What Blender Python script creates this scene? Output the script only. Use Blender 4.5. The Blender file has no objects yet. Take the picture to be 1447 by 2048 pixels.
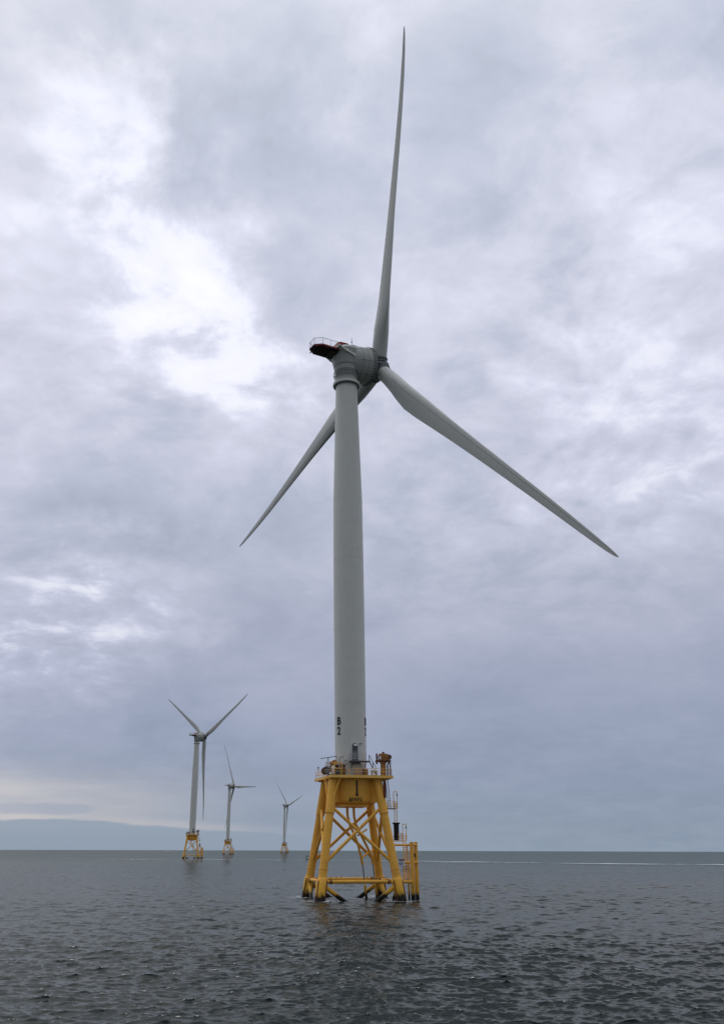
import bpy, math, random
import numpy as np
from mathutils import Vector, Matrix
from math import radians as R, sin, cos, pi

S = bpy.context.scene
COL = S.collection
random.seed(4); RNG = np.random.default_rng(11)
EARTH = 7.4e6                                   # refraction-corrected earth radius: the sea really curves

# ------------------------------------------------------------------ camera
CAM_H, PITCH, ROLL = 7.492, 0.3795, 0.0027
cd = bpy.data.cameras.new('camera'); cam = bpy.data.objects.new('camera', cd); COL.objects.link(cam)
cd.sensor_fit = 'VERTICAL'; cd.sensor_height = 24.0; cd.lens = 1750.0 / 2048 * 24
cd.shift_x = (723.5 - 632.78) / 2048; cd.shift_y = (1000.32 - 1024) / 2048
cd.clip_start = 0.5; cd.clip_end = 60000
cam.matrix_world = Matrix.Translation((0, 0, CAM_H)) @ Matrix.Rotation(pi/2 + PITCH, 4, 'X') @ Matrix.Rotation(ROLL, 4, 'Z')
S.camera = cam
S.render.engine = 'CYCLES'
S.view_settings.view_transform = 'Standard'; S.view_settings.look = 'None'
S.view_settings.exposure = 0; S.view_settings.gamma = 1

# ------------------------------------------------------------------ node helpers
def lin(c):
    return tuple(((x/255/12.92) if x/255 <= .04045 else ((x/255+.055)/1.055)**2.4) for x in c)
class NT:
    def __init__(s, tree): s.t = tree; s.n = tree.nodes; s.l = tree.links
    def node(s, ty, **kw):
        nd = s.n.new(ty)
        for k, v in kw.items(): setattr(nd, k, v)
        return nd
    def put(s, sock, v):
        if v is None: return
        if isinstance(v, bpy.types.NodeSocket): s.l.new(v, sock)
        else: sock.default_value = v
    def math(s, op, a, b=None, c=None, clamp=False):
        nd = s.node('ShaderNodeMath', operation=op, use_clamp=clamp)
        for i, v in enumerate((a, b, c)): s.put(nd.inputs[i], v)
        return nd.outputs[0]
    def vec(s, op, a, b=None, scale=None):
        nd = s.node('ShaderNodeVectorMath', operation=op)
        s.put(nd.inputs[0], a)
        if b is not None: s.put(nd.inputs[1], b)
        if scale is not None: s.put(nd.inputs['Scale'], scale)
        return nd.outputs['Value'] if op in ('DOT_PRODUCT', 'LENGTH') else nd.outputs[0]
    def noise(s, v, scale, detail=4, rough=.5, dist=0., color=False):
        nd = s.node('ShaderNodeTexNoise')
        s.put(nd.inputs['Vector'], v); nd.inputs['Scale'].default_value = scale
        nd.inputs['Detail'].default_value = detail; nd.inputs['Roughness'].default_value = rough
        nd.inputs['Distortion'].default_value = dist
        return nd.outputs['Color'] if color else nd.outputs['Fac']
    def mr(s, v, a, b, c=0., d=1., smooth=True):
        nd = s.node('ShaderNodeMapRange', interpolation_type='SMOOTHSTEP' if smooth else 'LINEAR')
        for k, x in zip(('Value', 'From Min', 'From Max', 'To Min', 'To Max'), (v, a, b, c, d)): s.put(nd.inputs[k], x)
        return nd.outputs[0]
    def ramp(s, v, stops):
        nd = s.node('ShaderNodeValToRGB'); e = nd.color_ramp.elements
        while len(e) < len(stops): e.new(.5)
        for el, (p, c) in zip(e, stops): el.position = p; el.color = (*c, 1)
        s.put(nd.inputs[0], v); return nd.outputs[0]
    def mix(s, f, a, b, mode='MIX'):
        nd = s.node('ShaderNodeMix', data_type='RGBA', blend_type=mode)
        s.put(nd.inputs['Factor'], f)
        for k, v in ((6, a), (7, b)):
            s.put(nd.inputs[k], (*v, 1) if isinstance(v, tuple) and len(v) == 3 else v)
        return nd.outputs[2]
    def sep(s, v):
        nd = s.node('ShaderNodeSeparateXYZ'); s.put(nd.inputs[0], v); return nd.outputs
    def comb(s, x, y, z):
        nd = s.node('ShaderNodeCombineXYZ')
        for i, v in enumerate((x, y, z)): s.put(nd.inputs[i], v)
        return nd.outputs[0]
def azel(a, e):
    a, e = R(a), R(e); return (sin(a)*cos(e), cos(a)*cos(e), sin(e))

# ------------------------------------------------------------------ sky (world) and sun
SUN_AZ, SUN_EL = -42.0, 52.0
W = bpy.data.worlds.new('World'); S.world = W; W.use_nodes = True
g = NT(W.node_tree); g.n.clear()
D_ = g.node('ShaderNodeTexCoord').outputs['Generated']
sk = g.node('ShaderNodeTexSky', sky_type='NISHITA', sun_disc=False, sun_elevation=R(SUN_EL), sun_rotation=R(SUN_AZ), altitude=10, air_density=1, dust_density=2, ozone_density=1)
dx, dy, dz = g.sep(D_)
zc = g.math('MAXIMUM', dz, 0.)
# the cloud deck: the view ray meets a flat layer overhead
den = g.math('ADD', zc, .24)
cp = g.comb(g.math('DIVIDE', dx, den), g.math('DIVIDE', dy, den), 0.)
warp = g.vec('SCALE', g.vec('SUBTRACT', g.noise(cp, 2.2, 3, .5, color=True), (.5, .5, .5)), scale=.22)
cpw = g.vec('ADD', cp, warp)
n_big = g.noise(cpw, 2.7, 3, .5)
n_mid = g.noise(cpw, 8.5, 7, .58, .08)
n_fin = g.noise(cpw, 22.0, 6, .6, .1)
# lobes of thin and thick cloud round world directions, with ragged borders
wd = g.vec('SCALE', g.vec('SUBTRACT', g.noise(D_, 5.5, 5, .6, color=True), (.5, .5, .5)), scale=.26)
dw = g.vec('NORMALIZE', g.vec('ADD', D_, wd))
base = g.ramp(zc, [(0, lin((149, 163, 181))), (.03, lin((147, 160, 180))), (.07, lin((150, 160, 183))), (.13, lin((160, 167, 190))),
                   (.24, lin((180, 183, 202))), (.36, lin((195, 198, 215))), (.5, lin((209, 211, 227))), (.68, lin((213, 216, 231))), (1, lin((228, 230, 240)))])
lob = None
for a, e, rad, st in ((-12, 35, 13, .14), (-14.2, 39.7, 5, .16), (-7.6, 32.6, 6, .24), (-6, 29.5, 5, .08), (-11.7, 35.5, 4, .14), (-18.5, 44, 5, .12), (-13, 31.5, 5, .08), (-11, 16.4, 4.5, .13), (-18, 14.0, 5.5, .11), (-14, 13, 5, .09),
                      (-19, 9, 6, .08), (-17, 25.5, 8, -.07), (-10, 22.5, 9, -.09), (-6.5, 44, 5, -.13), (-6, 49, 5, -.10), (-1.5, 39.5, 5, -.13), (1, 34.5, 4, -.08), (19, 6.5, 13, -.08),
                      (-12, 6.0, 7, -.08), (12, 46, 5, -.05), (20, 33, 7, .05), (27, 40, 8, .05), (24, 22, 6, .06), (16, 23, 12, .08), (25, 30, 9, .05), (3, 25, 8, -.02), (-21, 35, 3.5, -.10), (0, 9, 12, -.04)):
    w = g.mr(g.vec('DOT_PRODUCT', dw, azel(a, e)), cos(R(rad*1.25)), 1.0, 0., st)
    lob = w if lob is None else g.math('ADD', lob, w)
hi = g.mr(zc, .04, .42, .28, 1.)
mod = g.math('ADD', g.math('MULTIPLY', g.math('SUBTRACT', n_big, .5), .72), g.math('MULTIPLY', g.math('SUBTRACT', n_mid, .5), .50))
mod = g.math('ADD', mod, g.math('MULTIPLY', g.math('SUBTRACT', n_fin, .5), .24))
mod = g.math('ADD', g.math('MULTIPLY', mod, hi), g.math('MULTIPLY', lob, g.math('ADD', g.math('MULTIPLY', g.mr(n_mid, .32, .68), 1.2), .35)))
cl = g.vec('SCALE', base, scale=g.math('ADD', mod, 1.0))
cl = g.vec('MULTIPLY', cl, g.mix(g.mr(mod, .08, -.16), (1., 1., 1.), (.95, .995, 1.03)))
# thin places let warmer, whiter light through
cl = g.mix(g.mr(mod, .16, .5, 0., .7), cl, lin((250, 250, 254)))
# pale warm gap low on the left, and the slate cloud bank along the horizon
azr = g.math('DIVIDE', dx, g.math('MAXIMUM', dy, .05))
glow = g.math('MULTIPLY', g.mr(azr, -.06, -.36, 0., 1., False), g.math('MULTIPLY', g.mr(zc, .010, .022), g.mr(zc, .095, .05)))
glow = g.math('MULTIPLY', glow, g.mr(g.noise(g.vec('MULTIPLY', D_, (6, 6, 55)), 1.0, 5, .6), .25, .65, .55, 1.))
cl = g.mix(g.math('MULTIPLY', glow, .78), cl, lin((214, 209, 209)))
bankn = g.math('MULTIPLY', g.math('SUBTRACT', g.noise(g.vec('MULTIPLY', D_, (14, 14, 90)), 1.0, 6, .6), .5), .012)
btop = g.math('ADD', g.mr(azr, .02, -.28, .012, .029, False), bankn)
edge = g.math('MULTIPLY', g.math('MULTIPLY', g.mr(g.math('SUBTRACT', zc, btop), -.001, .001), g.mr(g.math('SUBTRACT', zc, btop), .011, .002)), g.mr(azr, .02, -.12, 0., .28))
cl = g.mix(edge, cl, lin((204, 198, 200)))
bank = g.math('MULTIPLY', g.mr(g.math('SUBTRACT', btop, zc), -.001, .0026), g.mr(azr, .10, -.08))
cl = g.mix(g.math('MULTIPLY', bank, .92), cl, lin((143, 159, 178)))
fin = g.math('ADD', g.math('MULTIPLY', g.math('SUBTRACT', g.noise(g.vec('MULTIPLY', D_, (16, 16, 110)), 1.0, 6, .62), .5), .013), g.math('SUBTRACT', zc, .0375))
finm = g.math('MULTIPLY', g.mr(g.math('ADD', g.math('ABSOLUTE', fin), g.mr(azr, -.26, -.225, 0., .005)), .0062, .0024), g.mr(azr, -.215, -.245))
cl = g.mix(g.math('MULTIPLY', finm, .65), cl, lin((156, 166, 186)))
# overcast: brightest overhead; unseen sky behind camera dimmed to deepen shading
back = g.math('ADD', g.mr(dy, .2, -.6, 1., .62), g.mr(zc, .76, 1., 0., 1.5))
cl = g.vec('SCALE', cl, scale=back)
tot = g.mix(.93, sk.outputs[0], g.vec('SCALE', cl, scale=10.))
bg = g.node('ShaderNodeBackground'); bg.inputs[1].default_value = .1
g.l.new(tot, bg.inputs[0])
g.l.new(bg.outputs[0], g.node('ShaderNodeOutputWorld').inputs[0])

sl = bpy.data.lights.new('sun', 'SUN'); sl.energy = .5; sl.angle = R(45); sl.color = (1, .975, .95)
so = bpy.data.objects.new('sun', sl); COL.objects.link(so); so.location = (-30, 60, 150)
so.rotation_euler = (-Vector(azel(SUN_AZ, SUN_EL))).to_track_quat('-Z', 'Y').to_euler()

# ------------------------------------------------------------------ materials
def principled(name):
    m = bpy.data.materials.new(name); m.use_nodes = True
    k = NT(m.node_tree); b = k.n['Principled BSDF']; return m, k, b
def paint(name, c, rough=.45, var=.10, stain=None, stain_amt=0., scale=.6, metal=0., tide=False, bump=.0):
    m, k, b = principled(name)
    geo = k.node('ShaderNodeNewGeometry'); P = geo.outputs['Position']
    px, py, pz = k.sep(P)
    n = k.noise(P, scale, 6, .6)
    streak = k.noise(k.vec('MULTIPLY', P, (2.2, 2.2, .12)), 1.2, 4, .6)
    v = k.math('ADD', k.math('MULTIPLY', k.math('SUBTRACT', n, .5), var*2), k.math('MULTIPLY', k.math('SUBTRACT', streak, .5), var*1.6))
    col = k.vec('SCALE', (c[0], c[1], c[2]), scale=k.math('ADD', v, 1.))
    if stain:
        f = k.mr(k.math('ADD', k.noise(P, 1.7, 8, .68, .5), k.math('MULTIPLY', k.math('SUBTRACT', streak, .5), .45)), .58, .74, 0., stain_amt)
        col = k.mix(f, col, stain)
    r = rough
    if tide:                                    # weed and slime in the tidal band, black at the water
        wob = k.math('ADD', pz, k.math('MULTIPLY', k.math('SUBTRACT', k.noise(k.vec('MULTIPLY', P, (1, 1, .5)), 1.5, 5, .6), .5), 1.6))
        col = k.mix(k.mr(wob, 3.6, 1.6, 0., .55), col, (.50, .29, .012))
        col = k.mix(k.mr(wob, 1.6, 1.0, 0., .6), col, (.16, .10, .02))
        col = k.mix(k.mr(wob, 1.1, .65, 0., .98), col, (.006, .007, .006))
    k.put(b.inputs['Base Color'], col); b.inputs['Roughness'].default_value = r; b.inputs['Metallic'].default_value = metal
    b.inputs['Specular IOR Level'].default_value = .15 if tide else .3
    if bump:
        bn = k.node('ShaderNodeBump'); bn.inputs['Strength'].default_value = bump; bn.inputs['Distance'].default_value = .05
        k.put(bn.inputs['Height'], k.noise(P, 3., 5, .6)); k.l.new(bn.outputs[0], b.inputs['Normal'])
    return m
M = dict(
    dbrown=paint('dark_brown_steel', (.045, .032, .03), .6, .2),  # near-black brown for hoist platform floor, its beams and the cable duct
    nac=paint('nacelle_grey_paint', (.37, .385, .345), .5, .05, (.2, .2, .18), .25),
    grey=paint('light_grey_paint', (.60, .61, .545), .5, .07, (.22, .22, .20), .25),
    blade=paint('blade_gelcoat', (.48, .495, .445), .42, .05, (.2, .2, .19), .15),
    dgrey=paint('dark_grey_steel', (.10, .11, .11), .55, .15),
    galv=paint('galvanised_steel', (.38, .39, .40), .45, .12, metal=.3),
    yellow=paint('weathered_yellow_paint', (.82, .435, .07), .5, .20, (.26, .09, .02), .65, tide=True, bump=.15),
    yellow2=paint('yellow_rail_paint', (.86, .52, .13), .5, .12, (.35, .11, .03), .4, tide=True),
    rust=paint('rusty_red_steel', (.13, .045, .025), .75, .25, (.09, .03, .015), .5),
    orange=paint('rusty_orange_paint', (.40, .18, .04), .6, .25, (.20, .06, .02), .6),
    red=paint('red_platform_paint', (.30, .028, .022), .5, .15),
    black=paint('black_rubber', (.012, .013, .018), .5, .1),
    white=paint('white_paint', (.72, .72, .70), .45, .05, (.4, .3, .2), .3),
    brown=paint('brown_machine_paint', (.16, .085, .045), .6, .25, (.3, .24, .16), .5),
    ink=paint('black_lettering', (.008, .008, .008), .5, .05),
    ink2=paint('faded_black_lettering', (.035, .025, .012), .6, .2),
    blue=paint('blue_grey_lettering', (.10, .14, .22), .6, .1),
    glass=paint('dark_window', (.02, .025, .03), .1, .05),
    beige=paint('beige_panel', (.42, .30, .22), .6, .15),
)

# ------------------------------------------------------------------ mesh building
class MB:
    def __init__(s): s.v = []; s.f = []
    def add(s, vs, fs):
        o = len(s.v); s.v += [tuple(map(float, q)) for q in vs]; s.f += [tuple(o+i for i in f) for f in fs]; return s
    def box(s, c, d, rot=None):
        h = [x/2 for x in d]; vs = []
        for x in (-1, 1):
            for y in (-1, 1):
                for z in (-1, 1):
                    q = Vector((x*h[0], y*h[1], z*h[2]))
                    if rot is not None: q = rot @ q
                    vs.append(q + Vector(c))
        return s.add(vs, [(0, 1, 3, 2), (4, 6, 7, 5), (0, 4, 5, 1), (2, 3, 7, 6), (0, 2, 6, 4), (1, 5, 7, 3)])
    def rings(s, rs, cap=True, closed=False):
        n = len(rs[0]); vs = [q for r in rs for q in r]; fs = []
        m = len(rs)
        for i in range(m if closed else m-1):
            for j in range(n):
                a, b = i*n+j, i*n+(j+1) % n
                c, d = ((i+1) % m)*n+(j+1) % n, ((i+1) % m)*n+j
                fs.append((a, b, c, d))
        if cap and not closed: fs += [tuple(range(n))[::-1], tuple((m-1)*n+j for j in range(n))]
        return s.add(vs, fs)
    def path(s, pts, r, seg=10, cap=True):
        pts = [Vector(p) for p in pts]; rr = r if isinstance(r, (list, tuple)) else [r]*len(pts)
        rs = []; up = None
        for i, p in enumerate(pts):
            if i == 0: t = pts[1]-pts[0]
            elif i == len(pts)-1: t = pts[-1]-pts[-2]
            else:
                t = (pts[i+1]-p).normalized()+(p-pts[i-1]).normalized()
                if t.length < 1e-6: t = pts[i+1]-pts[i-1]
            t.normalize()
            if up is None:
                up = Vector((0, 0, 1)) if abs(t.z) < .9 else Vector((0, 1, 0))
            a = t.cross(up).normalized(); b = a.cross(t).normalized(); up = b
            rs.append([p+(a*cos(2*pi*j/seg)+b*sin(2*pi*j/seg))*rr[i] for j in range(seg)])
        return s.rings(rs, cap)
    def lathe(s, prof, seg=40, M4=None, cap=True):
        rs = [[(r*cos(2*pi*j/seg), r*sin(2*pi*j/seg), z) for j in range(seg)] for r, z in prof]
        if M4 is not None: rs = [[M4 @ Vector(q) for q in ring] for ring in rs]
        return s.rings(rs, cap)
    def prism(s, poly, z0, z1):
        return s.rings([[(x, y, z0) for x, y in poly], [(x, y, z1) for x, y in poly]])
    def build(s, name, mat, parent=None, sharp=35, flat=False, loc=None):
        me = bpy.data.meshes.new(name); me.from_pydata(s.v, [], s.f)
        import bmesh
        bm = bmesh.new(); bm.from_mesh(me); bmesh.ops.recalc_face_normals(bm, faces=bm.faces); bm.to_mesh(me); bm.free()
        me.materials.append(mat)
        if not flat:
            me.shade_smooth(); me.set_sharp_from_angle(angle=R(sharp))
        o = bpy.data.objects.new(name, me); COL.objects.link(o)
        if parent: o.parent = parent
        if loc is not None: o.location = loc
        return o
def T(p, q, r, seg=10): return MB().path([p, q], r, seg)
def tag(o, label=None, cat=None, group=None, kind=None):
    for k, v in (('label', label), ('category', cat), ('group', group), ('kind', kind)):
        if v: o[k] = v
    return o
def empty(name, loc, rz=0):
    o = bpy.data.objects.new(name, None); COL.objects.link(o); o.location = loc; o.rotation_euler = (0, 0, rz); return o
def copy_tree(o, parent=None):
    c = o.copy(); COL.objects.link(c)
    if parent: c.parent = parent
    for ch in list(o.children): copy_tree(ch, c)
    return c
def text_verts(txt, size, thick=0.):
    cu = bpy.data.curves.new('lettering', 'FONT'); cu.body = txt; cu.size = size; cu.align_x = 'CENTER'; cu.align_y = 'CENTER'
    cu.resolution_u = 4; cu.offset = thick
    o = bpy.data.objects.new('lettering', cu); COL.objects.link(o)
    dg = bpy.context.evaluated_depsgraph_get(); me = bpy.data.meshes.new_from_object(o.evaluated_get(dg))
    vs = [v.co.copy() for v in me.vertices]; fs = [tuple(p.vertices) for p in me.polygons]
    bpy.data.objects.remove(o); bpy.data.curves.remove(cu); bpy.data.meshes.remove(me)
    return vs, fs
def extrude_text(vs, fs, place, d=.02):
    """give flat lettering a little thickness; place maps (x, y, depth) to 3-D"""
    n = len(vs); out = [place(v.x, v.y, d) for v in vs] + [place(v.x, v.y, -.01) for v in vs]
    ed = {}
    for f in fs:
        for a, b in zip(f, f[1:]+f[:1]): ed[(a, b)] = ed.get((a, b), 0)+1
    side = [(a, b, b+n, a+n) for (a, b) in ed if (b, a) not in ed]
    return MB().add(out, list(fs)+side)

# ------------------------------------------------------------------ the sea
WAVES = []
for i in range(120):
    lam = .32*(14/.32)**((i+RNG.random())/120)
    th = R(-104) + RNG.normal(0, .55)
    kk = 2*pi/lam
    amp = .0070*(lam*(1.35 if lam < .8 else 1.) if lam < 1.3 else 1.3*(lam/1.3)**.2)*(.5+RNG.random())
    WAVES.append((kk*cos(th), kk*sin(th), amp, RNG.random()*2*pi, lam, cos(th), sin(th)))
def sea_shape(x, y, sp):
    """trochoidal sum of wind waves; waves finer than the local grid spacing fade out"""
    x = x.astype(np.float32); y = y.astype(np.float32); sp = sp.astype(np.float32)
    X = x.copy(); Y = y.copy(); Z = np.zeros_like(x)
    for kx, ky, a, ph, lam, cx, cy in WAVES:
        far = np.nonzero(sp[:, 0] < lam/2.2)[0]
        if not len(far): continue
        e = far[-1]+1                             # rows beyond this cannot carry so short a wave
        w = (np.clip(lam/(2.2*sp[:e])-1, 0, 1)*a).astype(np.float32)
        p = np.float32(kx)*x[:e]+np.float32(ky)*y[:e]+np.float32(ph)
        s_, c_ = np.sin(p), np.cos(p)
        Z[:e] += w*c_; X[:e] -= np.float32(1.5*cx)*w*s_; Y[:e] -= np.float32(1.5*cy)*w*s_
    gust = .86+.20*np.sin(x*.021+y*.013+1)*np.sin(x*.009-y*.017+2)+.16*np.sin(x*.055-y*.031+.4)*np.sin(x*.043+y*.062)
    return X, Y, Z*gust - (x*x+y*y)/(2*EARTH)
def grid_object(name, X, Y, Z, mat, wrap=False):
    nr, na = X.shape
    me = bpy.data.meshes.new(name)
    co = np.stack([X, Y, Z], -1).reshape(-1, 3).astype(np.float32)
    i, j = np.meshgrid(np.arange(nr-1), np.arange(na if wrap else na-1), indexing='ij'); j2 = (j+1) % na
    q = np.stack([i*na+j, i*na+j2, (i+1)*na+j2, (i+1)*na+j], -1).reshape(-1, 4)
    me.vertices.add(len(co)); me.vertices.foreach_set('co', co.ravel())
    me.loops.add(q.size); me.loops.foreach_set('vertex_index', q.ravel().astype(np.int32))
    me.polygons.add(len(q)); me.polygons.foreach_set('loop_start', np.arange(0, q.size, 4, dtype=np.int32))
    me.polygons.foreach_set('use_smooth', np.ones(len(q), bool))
    me.update(calc_edges=True); me.validate(); me.materials.append(mat)
    o = bpy.data.objects.new(name, me); COL.objects.link(o); return o
m, k, b = principled('sea_water')
P = k.node('ShaderNodeNewGeometry').outputs['Position']
wx, wy, wz = k.sep(P)
ww = k.vec('ADD', P, k.vec('SCALE', k.vec('SUBTRACT', k.noise(P, .8, 2, color=True), (.5, .5, .5)), scale=.6))
r1 = k.noise(k.vec('MULTIPLY', ww, (.8, 1.25, .2)), 4.0, 3, .55)
r2 = k.noise(k.vec('MULTIPLY', ww, (.7, 1.2, .2)), .55, 3, .5)
h_ = k.math('ADD', k.math('MULTIPLY', r1, .03), k.math('MULTIPLY', r2, .10))
bn = k.node('ShaderNodeBump'); bn.inputs['Strength'].default_value = 1.0; bn.inputs['Distance'].default_value = 1.0
k.put(bn.inputs['Height'], h_)
capl = k.math('MULTIPLY', k.mr(wz, .32, .46), k.mr(k.noise(P, 1.3, 6, .7), .60, .66))
capl = k.math('MULTIPLY', capl, k.mr(k.noise(P, .06, 2), .52, .62))
# a wind-roughened sea never mirrors fully at grazing angles: small waves hide behind each other
fr = k.node('ShaderNodeFresnel'); fr.inputs['IOR'].default_value = 1.333; k.l.new(bn.outputs[0], fr.inputs['Normal'])
df = k.node('ShaderNodeBsdfDiffuse'); gl = k.node('ShaderNodeBsdfGlossy'); mx = k.node('ShaderNodeMixShader')
k.put(df.inputs['Color'], k.mix(k.math('MULTIPLY', capl, .8), (.012, .019, .020), (.6, .62, .62)))
k.put(gl.inputs['Color'], (.975, .975, .89, 1)); gl.inputs['Roughness'].default_value = .06
for nd in (df, gl): k.l.new(bn.outputs[0], nd.inputs['Normal'])
k.put(mx.inputs[0], k.math('MULTIPLY', k.mr(fr.outputs[0], .0, .54, .01, .42), k.math('SUBTRACT', 1., capl)))
k.l.new(df.outputs[0], mx.inputs[1]); k.l.new(gl.outputs[0], mx.inputs[2])
k.l.new(mx.outputs[0], k.n['Material Output'].inputs[0]); k.n.remove(b)
M['sea'] = m
fine = np.radians(np.arange(-34, 36.01, .085))
coarse = np.radians(np.arange(38, 326, 4.))
ang = np.concatenate([fine, coarse])
rad = [.5, 4, 8, 14, 20, 26, 31]
while rad[-1] < 60000:
    r_ = rad[-1]
    rad.append(r_ + (.6 if r_ < 43 else .10+max(0, r_-50)*.0021+max(0, r_-500)*.010+max(0, r_-1200)*.03))
rad = np.array(rad)
rr, aa = np.meshgrid(rad, ang, indexing='ij')
x0, y0 = rr*np.sin(aa), rr*np.cos(aa)
spr = np.gradient(rad)[:, None]*np.ones_like(aa)
dang = np.where(np.arange(len(ang)) < len(fine), R(.085), R(4.))[None, :]
sp = np.maximum(np.maximum(spr*.8, rr*dang), .05)
xs, ys, zs = sea_shape(x0, y0, sp)
sea = grid_object('sea', xs, ys, zs, M['sea'], wrap=True); tag(sea, kind='structure')

# ------------------------------------------------------------------ foundation (origin at the water, +y = away from the viewer's side)
def ob(name, mb, mat, parent, **kw): return mb.build(name, mat, parent, **kw)
def legx(z): return 6.4-.15*z
def ladder(name, p0, p1, w, axis, parent, mat, gap=.32, r=.055):
    a = Vector(axis).normalized()*w/2; p0, p1 = Vector(p0), Vector(p1); mb = MB()
    for s_ in (-1, 1): mb.path([p0+a*s_, p1+a*s_], r, 6)
    n = int((p1-p0).length/gap)
    for i in range(1, n):
        q = p0.lerp(p1, i/n); mb.path([q-a, q+a], r*.7, 5)
    return mb.build(name, mat, parent)
def railing(name, pts, parent, mat, h=1.05, step=1.4, closed=False, r=.03, rails=(1., .55)):
    mb = MB(); pts = [Vector(p) for p in pts]
    segs = list(zip(pts, pts[1:]+([pts[0]] if closed else [])))
    if not closed: segs = segs[:len(pts)-1]
    for a, b_ in segs:
        n = max(1, round((b_-a).length/step))
        for i in range(n+1):
            q = a.lerp(b_, i/n); mb.path([q, q+Vector((0, 0, h))], r, 6)
        for f in rails: mb.path([a+Vector((0, 0, h*f)), b_+Vector((0, 0, h*f))], r, 6)
    return mb.build(name, mat, parent)

def make_foundation(loc, rz):
    F = empty('jacket_foundation', loc, rz)
    Y = M['yellow']
    corners = [(-1, -1), (1, -1), (1, 1), (-1, 1)]
    for sx, sy in corners:
        P_ = lambda z: (sx*legx(z), sy*legx(z), z)
        leg = ob('leg', MB().path([P_(-6), P_(12.85), P_(12.95), P_(18.3)], [.66, .66, .74, .74], 24), Y, F)
        for z, rr_, hh in ((4.55, .715, .12), (12.9, .775, .08), (4.05, .685, .06)):
            ob('ring', MB().path([P_(z-hh/2), P_(z+hh/2)], rr_, 24), Y, leg)
        ob('sleeve', MB().path([P_(-5), P_(3.0), P_(3.35)], [.88, .88, .70], 24), Y, leg)
        mbf = MB()
        for an in (-.75, -2.4, 2.4, .75):                  # fins on the sleeve
            mbf.path([Vector(P_(-.2))+Vector((cos(an)*.93, sin(an)*.93, 0)), Vector(P_(3.0))+Vector((cos(an)*.93, sin(an)*.93, 0))], .085, 6)
        ob('fin', mbf, M['rust'], leg)
    for q in range(4):
        a, c = corners[q], corners[(q+1) % 4]
        L = lambda s_, z: Vector((s_[0]*legx(z), s_[1]*legx(z), z))
        for s1, s2 in ((a, c), (c, a)):
            ob('x_brace', T(L(s1, 14.05), L(s2, 5.35), .25, 14), Y, F)
        ob('node_can', MB().path([L(a, 10.3).lerp(L(c, 10.3), .5)+Vector((0, 0, d)) for d in (-.32, .32)], .36, 14), Y, F)
        hb = ob('horizontal_brace', T(L(a, 2.8), L(c, 2.8), .29, 14), Y, F)
        for f in (.105, .125, .875, .895):
            pp = L(a, 2.8).lerp(L(c, 2.8), f); dd = (L(c, 2.8)-L(a, 2.8)).normalized()*.07
            ob('collar', T(pp-dd, pp+dd, .37, 14), M['rust'], hb)
        for f in (.55, .62, .7, .78, .85, .18):
            pp = L(a, 2.8).lerp(L(c, 2.8), f)
            ob('anode_lug', MB().box(pp+Vector((0, 0, .33)), (.22, .22, .12)), M['orange'], hb)
        for s1, s2 in ((a, c), (c, a)):
            e = L(s1, 0).lerp(L(s2, 0), .5); e.z = -1.75
            ob('lower_brace', T(L(s1, 2.45), e, .33, 14), Y, F)
    # transition piece: faceted can between the legs
    tp = ob('transition_piece', MB().lathe([(1.2, 14.3), (3.3, 14.3), (3.75, 14.42), (4.02, 14.7), (4.1, 15.1), (4.1, 18.2)], 64), Y, F)
    for sx, sy in corners:
        ob('leg_web', MB().box((sx*3.2, sy*3.2, 16.35), (1.9, .5, 3.5), Matrix.Rotation(math.atan2(sy, sx), 3, 'Z')), Y, tp)
    ob('bottom_plate', MB().box((-.1, -.6, 14.12), (4.6, 5.2, .34)), Y, tp)
    ob('cable_duct', MB().box((.12, -4.1, 16.85), (.24, .3, 2.2)).box((.12, -4.15, 15.72), (.45, .2, .25)), M['dbrown'], tp)
    vs, fs = text_verts('BIWF2', .84, .014)
    def place(x, y, d):
        a = -pi/2+(x*.95-.1)/4.1; return ((4.1+d)*cos(a), (4.1+d)*sin(a), 15.0+y)
    ob('lettering', extrude_text(vs, fs, place, .03), M['ink2'], tp, flat=True)
    # deck
    poly = [(-4.25, -5.05), (5.9, -5.05), (5.9, 5.0), (-5.25, 4.9)]
    dk = ob('deck', MB().prism(poly, 18.52, 18.76), M['orange'], F, sharp=20)
    inn = lambda p, q, z, o=0.: (Vector((*p, z)), Vector((*q, z)))
    for i in range(4):
        p, q = Vector((*poly[i], 18.54)), Vector((*poly[(i+1) % 4], 18.54)); d = (q-p).normalized(); nrm = Vector((d.y, -d.x, 0))
        ob('edge_beam', MB().box((p+q)/2+nrm*.07, ((q-p).length+.1, .12, .44), Matrix.Rotation(math.atan2(d.y, d.x), 3, 'Z')), M['yellow2'], dk)
    for i in range(5):
        v = -4.0+2.0*i
        ob('deck_beam', MB().box((.3, v, 18.33), (10.2, .18, .34)), M['yellow'], dk)
    railing('railing', [(*p, 18.76) for p in ((-4.15, -4.95), (5.8, -4.95), (5.8, 4.9), (-5.15, 4.8))], dk, M['yellow2'], closed=True, r=.036)
    ob('deck_strut', T((-3.95, -4.75, 15.0), (-2.75, -4.7, 18.35), .15, 10), Y, F)
    ob('deck_strut', T((-4.75, -3.95, 15.0), (-4.85, -2.4, 18.35), .15, 10), Y, F)
    ob('gusset', MB().box((4.62, -4.72, 16.6), (.42, .3, 2.6)), M['rust'], F)
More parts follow.
